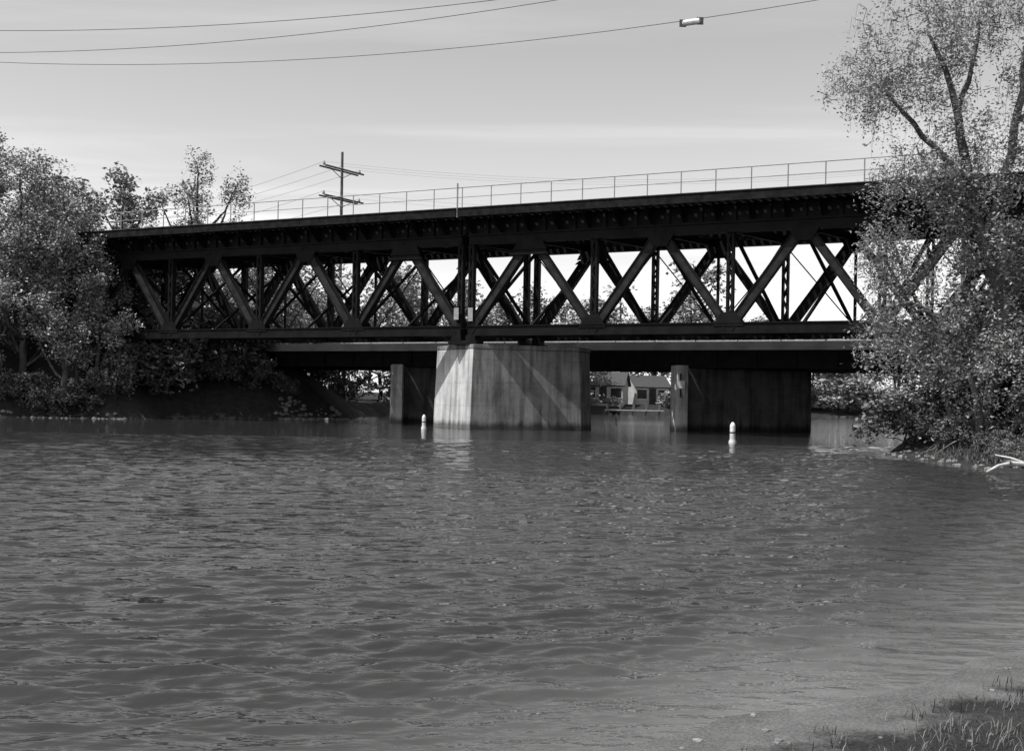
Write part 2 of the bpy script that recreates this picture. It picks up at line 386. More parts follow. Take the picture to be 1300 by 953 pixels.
mixn=N(nt,'ShaderNodeMath'); mixn.operation='ADD'; hf=N(nt,'ShaderNodeMath'); hf.operation='MULTIPLY'; hf.inputs[1].default_value=.5
L(n1.outputs['Fac'],mixn.inputs[0]); L(n2.outputs['Fac'],mixn.inputs[1]); L(mixn.outputs[0],hf.inputs[0])
L(hf.outputs[0],cs.inputs[0]); L(hf.outputs[0],cg.inputs[0])
ad=N(nt,'ShaderNodeMath'); ad.operation='ADD'; sb=N(nt,'ShaderNodeMath'); sb.operation='SUBTRACT'; sb.inputs[1].default_value=.5; L(n1.outputs['Fac'],sb.inputs[0])
L(at.outputs['Fac'],ad.inputs[0]); L(sb.outputs[0],ad.inputs[1])
mr=N(nt,'ShaderNodeMapRange'); mr.inputs[1].default_value=.4; mr.inputs[2].default_value=.6; L(ad.outputs[0],mr.inputs[0])
mx=N(nt,'ShaderNodeMix'); mx.data_type='RGBA'; L(mr.outputs[0],mx.inputs[0]); L(cg.outputs[0],mx.inputs[6]); L(cs.outputs[0],mx.inputs[7])
b=N(nt,'ShaderNodeBsdfPrincipled'); b.inputs['Roughness'].default_value=.95; b.inputs['Specular IOR Level'].default_value=.1
bp=N(nt,'ShaderNodeBump'); bp.inputs['Strength'].default_value=.7; bp.inputs['Distance'].default_value=.03; L(hf.outputs[0],bp.inputs['Height']); L(bp.outputs[0],b.inputs['Normal'])
L(mx.outputs[2],b.inputs['Base Color']); L(b.outputs[0],out.inputs[0]); M_ground=m
sdg=sdf(X,Y)
sand=np.clip(1-(-sdg)/1.1,0,1)*(Y<22)+ np.clip(1-(-sdg)/.6,0,1)*.5*(Y>=22)
grid_mesh('ground',X,Y,Z,M_ground,{'sand':sand})

# water
m,nt,out=new_mat('river_water'); L=nt.links.new
ge=N(nt,'ShaderNodeNewGeometry'); at=N(nt,'ShaderNodeAttribute'); at.attribute_name='shallow'
mp=N(nt,'ShaderNodeMapping'); mp.inputs['Scale'].default_value=(.6,1.3,1); mp.inputs['Rotation'].default_value=(0,0,R(8)); L(ge.outputs['Position'],mp.inputs[0])
n1=N(nt,'ShaderNodeTexNoise'); n1.inputs['Scale'].default_value=5; n1.inputs['Detail'].default_value=3; n1.inputs['Roughness'].default_value=.5; L(mp.outputs[0],n1.inputs['Vector'])
n2=N(nt,'ShaderNodeTexNoise'); n2.inputs['Scale'].default_value=1.6; n2.inputs['Detail'].default_value=2; L(mp.outputs[0],n2.inputs['Vector'])
bp=N(nt,'ShaderNodeBump'); bp.inputs['Strength'].default_value=1; bp.inputs['Distance'].default_value=.026; L(n1.outputs['Fac'],bp.inputs['Height'])
bp2=N(nt,'ShaderNodeBump'); bp2.inputs['Strength'].default_value=1; bp2.inputs['Distance'].default_value=.04; L(n2.outputs['Fac'],bp2.inputs['Height']); L(bp.outputs[0],bp2.inputs['Normal'])
mx=N(nt,'ShaderNodeMix'); mx.data_type='RGBA'; mx.inputs[6].default_value=g(.032); mx.inputs[7].default_value=g(.14); L(at.outputs['Fac'],mx.inputs[0])
b=N(nt,'ShaderNodeBsdfPrincipled'); b.inputs['Roughness'].default_value=.03; b.inputs['IOR'].default_value=1.33
L(mx.outputs[2],b.inputs['Base Color']); L(bp2.outputs[0],b.inputs['Normal']); L(b.outputs[0],out.inputs[0]); M_water=m
rows=np.concatenate([np.geomspace(2.2,45,880,endpoint=False),np.geomspace(45,700,120)]); cols=np.tan(np.linspace(-R(46),R(46),580))
WX=rows[:,None]*cols[None,:]; WY=np.repeat(rows[:,None],len(cols),1)
rs=np.random.RandomState(5)
WZ=np.zeros_like(WX); stepY=np.gradient(rows)[:,None]; stepX=rows[:,None]*.003
for i in range(68):
    lam=.10*(1.6/.10)**(i/67.)*rs.uniform(.93,1.07)
    th=rs.normal(R(97),R(22)); k=2*math.pi/lam
    slope=.052*min(1,(.34/lam))**.95*rs.uniform(.6,1.3)
    wgt=np.clip((lam/stepY-2.5)/2.0,0,1)*np.clip((lam/abs(math.cos(th)+.02)/stepX-2.5)/2.5,0,1)
    ph=rs.uniform(0,6.28)
    a_=k*(WX*math.cos(th)+WY*math.sin(th))+ph+1.1*np.sin(WX*.41+WY*.33+i)+.8*np.sin(WX*.9-WY*.7+2*i)
    WZ+=wgt*slope/k*(np.sin(a_)+.22*np.cos(2*a_))
patch=.9+.25*np.sin(WX*.21+WY*.37)+.2*np.sin(WX*.53-WY*.17+2)
sdw=sdf(WX,WY)
WZ*=np.clip(patch,.45,1.35)*np.clip(sdw/1.5,.12,1)
shal=np.clip(1-sdw/2.4,0,1)**1.4*(WY<20)*np.clip((WX+1.5)/3,.1,1)+np.clip(1-sdw/1.0,0,1)*.3*(WY>=20)
grid_mesh('river_water',WX,WY,WZ,M_water,{'shallow':shal})

# ------------------------------------------------------------------ trees
def gen_tree(seed,limbs,lobes,n_tips,lpt,lsize,spread=.25,droop=.1,twig_r=.02,gap=.35,lelong=1.8):
    rs=np.random.RandomState(seed); mb=MB(); nodes=[]
    for pts,r0,r1 in limbs:
        P=np.array(pts,float); 
        n=len(P); out=[]
        for i in range(n-1):
            a=P[max(i-1,0)];b_=P[i];c=P[i+1];d=P[min(i+2,n-1)]
            m_=max(3,int(np.linalg.norm(c-b_)/.45))
            for t in np.linspace(0,1,m_,endpoint=False):
                out.append(.5*((2*b_)+(-a+c)*t+(2*a-5*b_+4*c-d)*t*t+(-a+3*b_-3*c+d)*t**3))
        out.append(P[-1]); out=np.array(out); out[1:-1]+=rs.normal(0,.035,(len(out)-2,3))
        rad=np.linspace(1,0,len(out))**.8*(r0-r1)+r1
        mb.tube(out,list(rad),8 if r0>.08 else 5); nodes.append(out[len(out)//5:])
    nodes=np.concatenate(nodes)
    lob=np.array([l[:6] for l in lobes],float); wt=np.array([l[6] if len(l)>6 else l[3]*l[4]*l[5] for l in lobes],float); wt/=wt.sum()
    tips=[]
    gp=rs.uniform(0,6.28,6)
    while len(tips)<n_tips:
        l=lob[rs.choice(len(lob),p=wt)]; v=rs.normal(size=3); v/=np.linalg.norm(v); r=rs.uniform()**(1/2.4)*(1+rs.normal()*.08)
        p=l[:3]+v*r*l[3:6]
        nz=math.sin(p[0]*1.9+gp[0]+math.sin(p[2]*1.3+gp[1]))+math.sin(p[1]*2.1+gp[2])+math.sin(p[2]*2.3+gp[3]+math.sin(p[0]*1.1+gp[4]))
        if nz>3*(1-2*gap)*.9 : continue
        if p[2]<.15: continue
        tips.append(p)
    tips=np.array(tips)
    d0=np.array([((nodes-t)**2).sum(1).min() for t in tips]); tips=tips[np.argsort(d0)]
    buf=np.empty((len(nodes)+3*len(tips),3)); buf[:len(nodes)]=nodes; cnt=len(nodes)
    LC=[];LT=[]
    for t in tips:
        dd=((buf[:cnt]-t)**2); j=(dd[:,0]+dd[:,1]+dd[:,2]*1.0).argmin(); a=buf[j]; v=t-a; ln=np.linalg.norm(v)
        mid=a+v*.5+np.array([0,0,.18*ln])+rs.normal(0,.06*ln,3); q3=a+v*.8+np.array([0,0,.1*ln]); tip=t+np.array([0,0,-droop*(.4+rs.uniform())])
        r=min(twig_r*(.5+.8*ln),.05)
        mb.tube([a,mid,q3,tip],[r,r*.7,r*.5,r*.25],3)
        buf[cnt]=mid;buf[cnt+1]=q3;buf[cnt+2]=t;cnt+=3
        u=rs.uniform(.3,1.08,lpt)[:,None]
        base=np.where(u<.5,a+(mid-a)*u*2,mid+(tip-mid)*(u-.5)*2)
        LC.append(base+rs.normal(0,spread,(lpt,3))*np.array([1,1,.8]))
        tone=np.clip(.45+rs.normal(0,.2)+rs.normal(0,.14,lpt),0,1); LT.append(tone)
    C=np.concatenate(LC); Tn=np.concatenate(LT); n=len(C)
    a=rs.normal(size=(n,3)); a[:,2]*=.55; a/=np.linalg.norm(a,axis=1)[:,None]
    b_=np.cross(a,rs.normal(size=(n,3))*np.array([.6,.6,1.3])); b_/=np.linalg.norm(b_,axis=1)[:,None]
    s=(lsize*rs.uniform(.6,1.35,n))[:,None]
    V=np.stack([C-a*s*lelong/2,C+b_*s/2,C+a*s*lelong/2,C-b_*s/2],1)
    return dict(tv=np.array(mb.v,float),tf=mb.f,lv=V.reshape(-1,3),lt=Tn)
def build_tree(name,parts,mats):
    vs=[];loops=[];starts=[];mi=[];tone=[];off=0;lo=0
    for td,loc,sc,rz in parts:
        c,s_=math.cos(rz),math.sin(rz); M=np.array([[c,-s_,0],[s_,c,0],[0,0,1]])
        tv=(td['tv']*np.array(sc))@M.T+np.array(loc); lv=(td['lv']*np.array(sc))@M.T+np.array(loc)
        vs.append(tv)
        if 'fl' not in td:
            td['fl']=np.concatenate([np.array(f) for f in td['tf']]); td['fs']=np.array([len(f) for f in td['tf']])
        loops.append(td['fl']+off); starts.append(td['fs']); mi.append(np.zeros(len(td['fs']),int)); tone.append(np.full(len(td['fs']),.5)); off+=len(tv)
        nl=len(lv)//4
        vs.append(lv); loops.append(np.arange(len(lv))+off); starts.append(np.full(nl,4)); mi.append(np.ones(nl,int)); tone.append(td['lt']); off+=len(lv)
    V=np.concatenate(vs).astype(np.float32); Lp=np.concatenate(loops).astype(np.int32); St=np.concatenate(starts)
    me=bpy.data.meshes.new(name); me.vertices.add(len(V)); me.vertices.foreach_set('co',V.ravel())
    me.loops.add(len(Lp)); me.loops.foreach_set('vertex_index',Lp)
    me.polygons.add(len(St)); me.polygons.foreach_set('loop_start',(np.cumsum(St)-St).astype(np.int32))
    me.update(calc_edges=True)
    for m_ in mats: me.materials.append(m_)
    me.polygons.foreach_set('material_index',np.concatenate(mi).astype(np.int32))
    a=me.attributes.new('tone','FLOAT','FACE'); a.data.foreach_set('value',np.concatenate(tone).astype(np.float32))
    o=bpy.data.objects.new(name,me); scene.collection.objects.link(o); return o
def auto_tree(seed,h,r,low=.15,n_tips=500,lpt=30,lsize=.14,nl=7,spread=.28,gap=.35,lobr=.42,droop=.1,trunks=1):
    rs=np.random.RandomState(seed); limbs=[];lobes=[]
    for t in range(trunks):
        bx,by=(rs.normal(0,.25*r,2) if trunks>1 else (0,0)); lean=rs.normal(0,.12*r,2)
        tr=[(bx,by,-.3),(bx+lean[0]*.3,by+lean[1]*.3,h*.25),(bx+lean[0],by+lean[1],h*.55),(bx+lean[0]*1.4,by+lean[1]*1.4,h*.88)]
        limbs.append((tr,h*.017,.03))
        for i in range(nl):
            z0=h*(low+ (.6-low)*i/nl); an=i*2.4+rs.uniform(-.5,.5)+t; z1=min(h*.88,z0+h*rs.uniform(.12,.32))
            zc=(z1/h-low)/(1-low); rr=r*(.55+.45*math.sin(math.pi*min(1,zc*.9+.1)))*rs.uniform(.55,.85)
            f=z0/h; bx0=bx+lean[0]*f*1.6; by0=by+lean[1]*f*1.6
            ex,ey=bx0+rr*math.cos(an),by0+rr*math.sin(an)
            limbs.append(([(bx0,by0,z0),(bx0+(ex-bx0)*.5,by0+(ey-by0)*.5,z0+(z1-z0)*.35),(ex,ey,z1)],h*.008,.02))
            q=r*lobr*rs.uniform(.8,1.25); lobes.append((ex,ey,z1,q,q,q*rs.uniform(.8,1.2)))
        q=r*lobr*1.1; lobes.append((bx+lean[0]*1.3,by+lean[1]*1.3,h*.86,q,q,h*.12))
        lobes.append((bx+lean[0],by+lean[1],h*.6,q*1.2,q*1.2,h*.2))
    return gen_tree(seed,limbs,lobes,n_tips,lpt,lsize,spread=spread,gap=gap,droop=droop)
def gz(x,y): return float(height(np.array([[float(x)]]),np.array([[float(y)]]))[0,0])

wl=[([(14.75,37.5,-.1),(15.2,37.5,2.7),(15.5,37.4,4.9),(14.85,37.4,6.75),(14.35,37.5,8.75),(13.9,37.4,11.2),(12.9,37.3,13.4)],.36,.04),
([(14.85,37.4,6.7),(15.45,37.0,9.4),(15.8,36.8,12.4),(16.1,37,15)],.2,.03),
([(14.35,37.5,8.7),(13.3,37.8,9.9),(12.3,37.6,10.9),(11.3,37.5,11.8)],.13,.025),
([(13.95,37.4,11),(14.6,37.9,12.6),(14.9,38.2,14.5)],.1,.02),
([(15.2,37.5,2.6),(13.8,37.1,3.9),(12.4,36.9,4.8),(11.6,36.7,4.4)],.13,.02),
([(15.5,37.4,4.8),(16.8,37.6,7),(18,37.5,9.5),(18.6,37,12)],.2,.03),
([(14.5,37.8,0),(13.5,38,3.2),(12.5,38.1,5.4),(11.5,38,7.0)],.14,.02),
([(15.2,37.5,2.7),(16.9,37,4),(18.5,36.8,5)],.14,.02),
([(14.6,37.4,7.6),(13.4,36.8,8.3),(12.2,36.6,8.4)],.08,.02),
([(15.6,36.9,10.5),(16.8,36.6,11.5),(17.6,36.4,13)],.09,.02),
([(14.6,37.0,-.2),(14.5,36.5,1.2),(13.9,36.0,2.6)],.16,.05),([(15.1,36.9,-.2),(15.6,36.4,1.2),(16.2,36.0,2.4)],.15,.05)]
wlob=[(11.6,37.5,11.8,2.1,1.8,1.4,6),(12.9,37.3,13.4,2.4,2,1.8,7),(15.4,37.3,14.2,2.8,2.4,2.2,9),(17.6,37.3,12,2.4,2.2,3.4,13),(14.1,37.4,9.7,2.7,2,1.9,11),(12.5,37.2,8.4,1.6,1.4,1.3,5.5),
(12.5,37.4,4.3,1.7,1.7,2.3,12),(14.6,37.6,2.9,2.6,2,2.3,16),(17.4,37.6,4.5,2.4,2.2,4,21),(12.0,37.8,6.6,1.2,1,1.3,5),(15.6,37.5,7.2,2.6,1.8,2.0,15)]
td=gen_tree(11,wl,wlob,4000,18,.052,spread=.15,droop=.45,twig_r=.014,gap=.3,lelong=2.4)
build_tree('willow_tree',[(td,(0,0,0),(1,1,1),0)],[M_bark,M_leafW])

for i,(x,y,h,r,nt_) in enumerate([(-30.6,71.8,14.4,3.6,950),(-34.5,73.5,15.0,4,650),(-27.6,72.0,12.8,3.0,850),(-25.2,71.9,9.8,2.3,600),(-32.6,70.9,7.5,2.8,550),(-37.5,75,15,4,350)]):
    td=auto_tree(20+i,h,r,low=.06,n_tips=nt_,lpt=26,lsize=.105,nl=9,gap=.31,lobr=.38,spread=.24,trunks=2 if i!=3 else 1)
    build_tree('bank_tree',[(td,(x,y,gz(x,y)),(1,1,1),i*1.1)],[M_bark,M_leafL])
sh=[auto_tree(50+i,2.6,1.6,low=.08,n_tips=130,lpt=26,lsize=.11,nl=6,gap=.3,lobr=.5,spread=.16) for i in range(3)]
shf=[auto_tree(60+i,2.6,1.8,low=.08,n_tips=60,lpt=14,lsize=.2,nl=5,gap=.25,lobr=.5,spread=.22) for i in range(2)]
parts=[]
for (x,y,s_) in [(-24.0,71.4,.9),(-26.5,71.0,1.1),(-28,70.8,.8),(-29,70.9,1.0),(-30.3,70.6,.7),(-31.5,70.6,.9),(-33,70.6,.8),(-34,70.8,1.2),(-22.5,75.0,1.1),(-20.8,77.0,1.2),(-18.6,77.6,1.0),(-16.8,78.4,.9),(-23.5,77,1.6),(-21.5,79,1.5),(-19,80,1.6),(-16.9,80.4,1.0),(-24.2,74,1.4),(-15.2,79.4,.5),(-22,76,1.9),(-25,79,2.0),(-20,78.5,1.8),(-18,79,1.4),(-17.5,83,1.0),(-14.5,90,1.1),(-16,86,1.0),(-13,94,1.2)]:
    parts.append((sh[rnd.randrange(3)],(x,y,gz(x,y)-.1),(s_,s_,s_*rnd.uniform(.85,1.2)),rnd.uniform(0,6.28)))
build_tree('shrub_thicket',parts,[M_barkdark,M_shrub])
parts=[]
for (x,y,s_) in [(13.2,39.8,.75),(14.4,38.9,.8),(15.8,39.5,1.1),(17.5,38.6,1.2),(16.3,42,1.2),(18.5,44,1.3),(19.6,41,1.5),(20.5,47,1.5),(13.9,36.8,.4),(16.6,36.2,.7),(17.2,34.5,.4),(18.2,33.5,.6),(17.5,37,.9)]+[(12.9+rnd.uniform(0,3.2)+rnd.random()*1.5,rnd.uniform(29.5,37.5),rnd.uniform(.12,.3)) for _ in range(30)]:
    parts.append((sh[rnd.randrange(3)],(x,y,gz(x,y)-.1),(s_*1.2,s_*1.2,s_),rnd.uniform(0,6.28)))
build_tree('riverside_shrub',parts,[M_barkdark,M_shrub])
tmp=[auto_tree(70+i,12,3.6,low=.2,n_tips=210,lpt=18,lsize=.21,nl=8,gap=.36,lobr=.36,spread=.34) for i in range(4)]
td=auto_tree(90,17,4.2,low=.3,n_tips=400,lpt=12,lsize=.13,nl=9,gap=.42,lobr=.34,spread=.25)
build_tree('cottonwood_tree',[(td,(-24.6,92,gz(-24.6,92)),(1,1,1),0)],[M_barkdark,M_leafF])
parts=[]
def addp(x,y,h,w=1.0):
    s_=h/12.; parts.append((tmp[rnd.randrange(4)],(x,y,max(gz(x,y),0)-.1),(s_*w,s_*w,s_),rnd.uniform(0,6.28)))
for x,y,h in [(-46,92,13),(-41,88,12),(-36,95,14),(-31,90,12),(-28,97,12),(-22,98,12),(-19,92,10.5),(-17,104,13),(-14,98,11),(-12.5,112,13),(-8,122,13),(-11,128,15),(-5,133,14),(-20,112,13),(-26,108,13),(-33,104,13),(-15,88,7.5),(-18,86,7),(-13.6,93,6)]: addp(x,y,h)
for x,y,h in [(-1,138,13),(3,142,15),(7,147,13),(10,158,15),(15,160,17),(20,163,14),(24.5,158,20),(28,165,14),(32,172,13),(37,178,14),(42,182,11),(47,186,12),(52,188,10),(57,192,12),(63,194,13),(69,198,13),(76,201,14),(84,203,14),(92,206,15),(5,140,7)]: addp(x,y,h,1.15)
for i in range(46):
    x=-120+i*7+rnd.uniform(-2,2); addp(x,225+rnd.uniform(-12,20),rnd.uniform(13,17),1.5)
for x,y,h in [(25,55,11),(29,60,13),(27,51,10),(33,66,13),(24,47,9),(22.5,45,8),(31,54,13),(43,78,13),(52,90,13),(68,112,14),(80,122,14)]: addp(x,y,h)
for i in range(9): addp(-48-i*8,76+rnd.uniform(-4,14),rnd.uniform(12,15))
FS=[(-9,106),(-5,118),(-2,126),(3,134),(8,139),(15,145),(22,151),(30,162),(38,173),(49,180),(60,186),(80,193),(100,201),(125,206)]
for i in range(len(FS)-1):
    (x0,y0),(x1,y1)=FS[i],FS[i+1]
    n=int(math.hypot(x1-x0,y1-y0)/3)+1
    for k in range(n):
        t=(k+rnd.random())/n; s_=rnd.uniform(.9,2.0)
        x=x0+(x1-x0)*t-1.0; y=y0+(y1-y0)*t+2.2
        if 8<x<21 :
            if rnd.random()<.6: continue
            s_*=.4
        parts.append((shf[k%2],(x,y,max(gz(x,y),0)-.15),(s_*1.4,s_*1.4,s_),rnd.uniform(0,6.28)))
build_tree('tree_line',parts,[M_barkdark,M_leafF])

# ------------------------------------------------------------------ small objects
def spar_buoy(x,y,h,r):
    e=empty('channel_buoy'); mb=MB()
    mb.tube([(x,y,-.5),(x,y,h*.82),(x,y,h*.9),(x,y,h)],[r,r,r*.8,r*.35],14); mb.obj('float_column',M_white,e,smooth=False)
    mb=MB(); mb.tube([(x,y,h*.45),(x,y,h*.53)],[r*1.03,r*1.03],14); mb.obj('band',M_roof,e)
    mb=MB(); mb.tube([(x,y,-.1),(x,y,.1)],[r*1.5,r*1.3],14); mb.obj('collar',M_white,e)
spar_buoy(8.8,47,.82,.11); spar_buoy(-4.45,60,.72,.10); spar_buoy(6.9,78,.75,.09)
mb=MB()
o=Vector((-.1,-.1,0))
def q(*p): return tuple(Vector(p)+o)
mb.tube([q(13.5,28.7,.10),q(12.6,28.5,.2),q(12.0,28.2,.26),q(11.6,28.0,.2),q(11.3,27.9,.06)],[.07,.06,.05,.035,.02],8)
mb.tube([q(12.6,28.5,.2),q(12.2,28.7,.36),q(11.9,28.9,.42)],[.04,.025,.012],6); mb.tube([q(12.0,28.2,.25),q(11.8,27.8,.32),q(11.5,27.6,.34)],[.035,.02,.01],6)
mb.tube([q(12.9,28.5,.16),q(12.9,28.1,.08),q(12.7,27.7,-.05)],[.04,.03,.015],6)
mb.obj('driftwood_branch',M_drift,smooth=True)
mb=MB()
for i in range(90):
    a=rnd.uniform(2.8,6.2); r0=rnd.uniform(.1,.9); ln=rnd.uniform(.3,1.1)
    cx,cy=14.5,36.9; j=rnd.uniform(-.5,.5)
    p=[(cx+r0*math.cos(a),cy+r0*math.sin(a),rnd.uniform(.25,.8)),(cx+(r0+ln*.5)*math.cos(a+j*.5),cy+(r0+ln*.5)*math.sin(a+j*.5),rnd.uniform(.15,.5)),(cx+(r0+ln)*math.cos(a+j),cy+(r0+ln)*math.sin(a+j),rnd.uniform(-.1,.1))]
    mb.tube(p,[.035,.022,.01],4)
mb.obj('willow_roots',M_root)
import bmesh
def rock(mb,c,r,rs):
    bm=bmesh.new(); bmesh.ops.create_icosphere(bm,subdivisions=1,radius=r)
    sc=(rs.uniform(.8,1.4),rs.uniform(.8,1.3),rs.uniform(.5,.9))
    vs=[(c[0]+v.co.x*sc[0]*rs.uniform(.8,1.2),c[1]+v.co.y*sc[1]*rs.uniform(.8,1.2),c[2]+v.co.z*sc[2]*rs.uniform(.8,1.2)) for v in bm.verts]
    mb.add(vs,[tuple(v.index for v in f.verts) for f in bm.faces]); bm.free()
mb=MB()
for i in range(170):
    t=rnd.uniform(0,1); x=-15.5+t*4.4; y=78.2+t*2.0+rnd.uniform(-.8,1.0)
    rock(mb,(x,y,max(gz(x,y),-.05)+.02),rnd.uniform(.07,.22),rnd)
for i in range(120):
    t=rnd.uniform(0,1); x=-34+t*11; y=70.2+rnd.uniform(-.7,.5)
    rock(mb,(x,y,max(gz(x,y),-.05)),rnd.uniform(.06,.18),rnd)
for i in range(60):
    a=rnd.uniform(30,44); x=12.3+max(0,(a-38))*.75+rnd.uniform(-.4,.6); 
    rock(mb,(x,a,max(gz(x,a),-.05)),rnd.uniform(.04,.1),rnd)
mb.obj('riprap',M_rock)
mb=MB()
for i in range(260):
    x=rnd.uniform(-2.5,5.5); y=rnd.uniform(4.4,9.5); z=gz(x,y)
    if z>-.04: rock(mb,(x,y,z),rnd.uniform(.006,.022),rnd)
mb.obj('pebbles',M_rock)
gv=[];gf=[];tn=[]; cl=[]
for i in range(1500):
    x=rnd.uniform(-3,6.5) if i%3 else rnd.uniform(12.5,20); y=rnd.uniform(3.2,9) if i%3 else rnd.uniform(26,37); 
    z=gz(x,y); sd=-float(sdf(np.array([[x]]),np.array([[y]]))[0,0])
    thr=.4 if y<12 else .1
    if sd>thr and rnd.random()<min(1,.15+sd*.6): cl.append((x,y,z,sd))
for (x,y,z,sd) in cl:
    tt=rnd.uniform(.05,.8) if y<12 else rnd.uniform(0,.4); far_=y>12
    for k in range(34 if not far_ else 18):
        sp=.1 if not far_ else .25
        bx=x+rnd.gauss(0,sp); by=y+rnd.gauss(0,sp); h=rnd.uniform(.02,.06)*(.7+min(sd,1)*.4)*(3 if far_ else 1); a=rnd.uniform(0,6.28); ln=rnd.uniform(.3,1.3)*h; w=.003 if not far_ else .014
        dx,dy=math.cos(a),math.sin(a); o_=len(gv)
        gv+=[(bx-dy*w,by+dx*w,z-.01),(bx+dy*w,by-dx*w,z-.01),(bx+dx*ln*.4+dy*w*.7,by+dy*ln*.4-dx*w*.7,z+h*.65),(bx+dx*ln*.4-dy*w*.7,by+dy*ln*.4+dx*w*.7,z+h*.65),(bx+dx*ln,by+dy*ln,z+h)]
        gf+=[(o_,o_+1,o_+2,o_+3),(o_+3,o_+2,o_+4)]; t=min(1,max(0,tt+rnd.gauss(0,.2))); tn+=[t,t]
me=bpy.data.meshes.new('grass'); me.from_pydata(gv,[],gf); a=me.attributes.new('tone','FLOAT','FACE'); a.data.foreach_set('value',tn); me.materials.append(M_grass)
scene.collection.objects.link(bpy.data.objects.new('grass',me))

def house(x,y,w,d,h,ang):
    e=empty('house'); z=gz(x,y); e.location=(x,y,z); e.rotation_euler=(0,0,ang)
    mb=MB(); mb.box((0,0,h/2-.2),w,d,h+.4); mb.hexa([(-w/2,-d/2,h),(-w/2,d/2,h),(-w/2,0,h+d*.36)],[(w/2,-d/2,h),(w/2,d/2,h),(w/2,0,h+d*.36)]); mb.obj('walls',M_house,e)
    mb=MB()
    for sg in (-1,1): mb.beam((-w/2-.35,sg*(d/4+.18),h+d*.18-.02),(w/2+.35,sg*(d/4+.18),h+d*.18-.02),d*.66,.12,(0,sg*.585,.81))
    mb.obj('roof',M_roof,e)
    mb=MB()
    for k in (-.33,.33): mb.box((w*k,-d/2-.01,h*.58),1.3,.06,1.2)
    mb.obj('windows',M_glass,e)
    mb=MB(); mb.box((0,-d/2-.012,1.05),.95,.07,2.1); mb.obj('door',M_barkdark,e)
    mb=MB()
    for k in (-.33,.33):
        mb.box((w*k,-d/2-.03,h*.58+.66),1.5,.1,.1); mb.box((w*k,-d/2-.03,h*.58-.66),1.5,.12,.1)
    mb.obj('window_trim',M_white,e)
house(12.0,151,5.0,4.5,2.3,-.25); house(17.6,155,4.5,4,2.3,.3)
dk=empty('boat_dock'); mb=MB(); mb.box((14.5,140.5,.55),7,1.4,.12); mb.box((12.5,142.6,.56),1.2,3.2,.1)
mb.obj('planks',M_house,dk); mb=MB()
for k in range(5):
    for yy in (139.9,141.1): mb.tube([(11.4+k*1.55,yy,-1.2),(11.4+k*1.55,yy,1.3)],.09,8)
mb.obj('piles',M_pole,dk)

def upole(x,y,h,ang,arms,aw=2.9,dbl=False):
    e=empty('utility_pole'); mb=MB(); z=gz(x,y); mb.tube([(x,y,z-.5),(x,y,h)],[.2,.12],10); mb.obj('pole',M_pole,e)
    mb=MB(); ca,sa=math.cos(ang),math.sin(ang); ins=MB()
    for az in arms:
        for off in ((-.35,.35) if dbl else (-.2,)):
            ox,oy=-sa*off,ca*off
            mb.beam((x-ca*aw/2+ox,y-sa*aw/2+oy,az),(x+ca*aw/2+ox,y+sa*aw/2+oy,az),.11,.14)
        for sg in (-1,1): mb.beam((x,y-.2,az-.8),(x+sg*ca*aw*.3,y+sg*sa*aw*.3-.2,az-.05),.05,.05)
        for k in (-.46,0,.46): ins.tube([(x+ca*aw*k,y+sa*aw*k-.0,az+.08),(x+ca*aw*k,y+sa*aw*k-.0,az+.22),(x+ca*aw*k,y+sa*aw*k-.0,az+.45)],[.1,.14,.06],8)
    mb.obj('crossarms',M_pole,e); ins.obj('insulators',M_rail,e)
upole(-16.2,110,24.3,1.0,[22.6,19.9],5.4,True); upole(39.5,104,24.5,-.15,[22.6,20.2]); upole(-75,165,24.5,-.3,[22.4,20.0])
def wire(name,pts,r=.02):
    cu=bpy.data.curves.new(name,'CURVE'); cu.dimensions='3D'; sp=cu.splines.new('POLY'); sp.points.add(len(pts)-1)
    for i,p in enumerate(pts): sp.points[i].co=(*p,1)
    cu.bevel_depth=r; cu.bevel_resolution=1; cu.materials.append(M_wire); o=bpy.data.objects.new(name,cu); scene.collection.objects.link(o); return o
def span(a,b,sag):
    a=np.array(a,float);b=np.array(b,float); return [tuple(a+(b-a)*t-np.array([0,0,sag*4*t*(1-t)])) for t in np.linspace(0,1,30)]
for az in (23.0,20.3):
    for k in (-1.35,0,1.35):
        if az<21 and k==0: continue
        wire('power_line',span((-16.2+k,110+k*1.5,az),(39.5+k,104,az+.1),1.6),.007)
        wire('power_line',span((-16.2+k,110+k*1.5,az),(-75+k,165,az-.1),2.0),.012)
for (x0,y0,sl) in ((-26,60,-.3226),(-25.1,57.9,-.437),(-23.3,53.8,-.34)):
    wire('overhead_cable',[(x,y0+sl*(x-x0),17.1+.0026*(x+5.5)**2) for x in np.linspace(-46,31,60)],.014)
upole(-46,66,22.3,R(80),[21.1],6.5); upole(31,38,21.8,R(80),[20.4],9)
mk=empty('cable_marker'); xx=7.2; yy=60-.3226*(xx+26); zz=17.1+.0026*(xx+5.5)**2
dirv=Vector((1,-.3226,.06)).normalized(); c=Vector((xx,yy,zz))
mb=MB(); mb.tube([c-dirv*.38+Vector((0,0,-.1)),c-dirv*.33+Vector((0,0,-.1)),c+dirv*.33+Vector((0,0,-.1)),c+dirv*.38+Vector((0,0,-.1))],[.05,.13,.13,.05],12); mb.obj('body',M_white,mk,smooth=False)
mb=MB()
for sg in (-1,1): mb.beam(c+dirv*.36*sg+Vector((0,0,-.25)),c+dirv*.36*sg+Vector((0,0,.05)),.05,.28)
mb.obj('clamps',M_wire,mk)

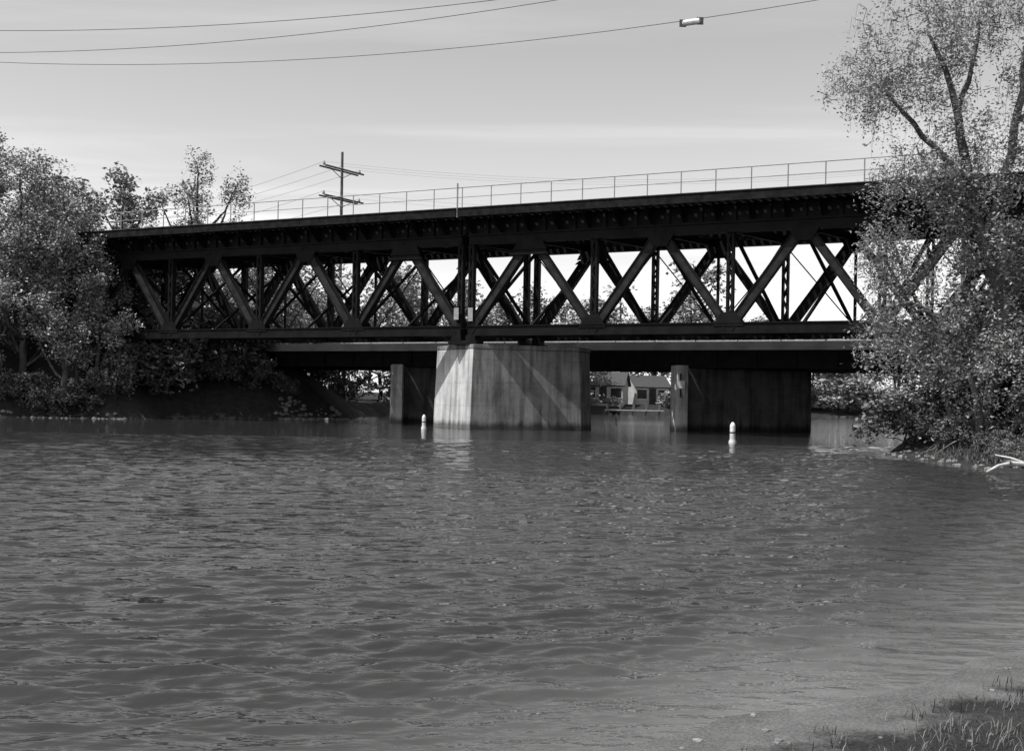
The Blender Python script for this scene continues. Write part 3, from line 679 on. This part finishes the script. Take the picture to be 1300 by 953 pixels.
# ------------------------------------------------------------------ sky, sun
Ldir=Vector((.56,.27,-1.0)).normalized()
elev=math.asin(-Ldir.z); az=math.atan2(-Ldir.x,-Ldir.y)
w=bpy.data.worlds.new('World'); scene.world=w; w.use_nodes=True; nt=w.node_tree; nt.nodes.clear(); L=nt.links.new
sk=N(nt,'ShaderNodeTexSky'); sk.sky_type='NISHITA'; sk.sun_disc=False; sk.sun_elevation=elev; sk.sun_rotation=az; sk.air_density=1; sk.dust_density=.8
sc_=N(nt,'ShaderNodeSeparateColor'); L(sk.outputs[0],sc_.inputs[0])   # yellow-filter black and white: mean of red and green
bw=N(nt,'ShaderNodeMath'); bw.operation='ADD'; L(sc_.outputs[0],bw.inputs[0]); L(sc_.outputs[1],bw.inputs[1])
tc=N(nt,'ShaderNodeTexCoord'); sx=N(nt,'ShaderNodeSeparateXYZ'); L(tc.outputs['Generated'],sx.inputs[0])
ma=N(nt,'ShaderNodeMath'); ma.operation='MAXIMUM'; ma.inputs[1].default_value=.03; L(sx.outputs['Z'],ma.inputs[0])
dv=N(nt,'ShaderNodeVectorMath'); dv.operation='DIVIDE'; cb=N(nt,'ShaderNodeCombineXYZ')
for k in range(3): L(ma.outputs[0],cb.inputs[k])
L(tc.outputs['Generated'],dv.inputs[0]); L(cb.outputs[0],dv.inputs[1])
mp=N(nt,'ShaderNodeMapping'); mp.inputs['Scale'].default_value=(.35,1.1,1); mp.inputs['Rotation'].default_value=(0,0,R(14)); L(dv.outputs[0],mp.inputs[0])
no=N(nt,'ShaderNodeTexNoise'); no.inputs['Scale'].default_value=.8; no.inputs['Detail'].default_value=7; no.inputs['Roughness'].default_value=.55; no.inputs['Distortion'].default_value=.4; L(mp.outputs[0],no.inputs['Vector'])
mr=N(nt,'ShaderNodeMapRange'); mr.interpolation_type='SMOOTHSTEP'; mr.inputs[1].default_value=.47; mr.inputs[2].default_value=.75; mr.inputs[3].default_value=.76; mr.inputs[4].default_value=.94; L(no.outputs['Fac'],mr.inputs[0])
mu=N(nt,'ShaderNodeMath'); mu.operation='MULTIPLY'; L(bw.outputs[0],mu.inputs[0]); L(mr.outputs[0],mu.inputs[1])
bg=N(nt,'ShaderNodeBackground'); bg.inputs['Strength'].default_value=.15; L(mu.outputs[0],bg.inputs[0])
wo=N(nt,'ShaderNodeOutputWorld'); L(bg.outputs[0],wo.inputs[0])
sl=bpy.data.lights.new('sun','SUN'); sl.energy=5; sl.angle=R(.5); sl.color=(1,.995,.985); so=bpy.data.objects.new('sun',sl); scene.collection.objects.link(so)
so.rotation_euler=Ldir.to_track_quat('-Z','Y').to_euler()

# ------------------------------------------------------------------ camera
cam=bpy.data.cameras.new('camera'); co=bpy.data.objects.new('camera',cam); scene.collection.objects.link(co)
co.location=(0,0,1.55); co.rotation_euler=(R(90),R(-1.03),0); cam.lens=41.54; cam.sensor_width=36; cam.shift_y=.0237; cam.clip_end=8000; cam.clip_start=.05
scene.camera=co
scene.view_settings.view_transform='Standard'; scene.view_settings.look='None'; scene.view_settings.exposure=0
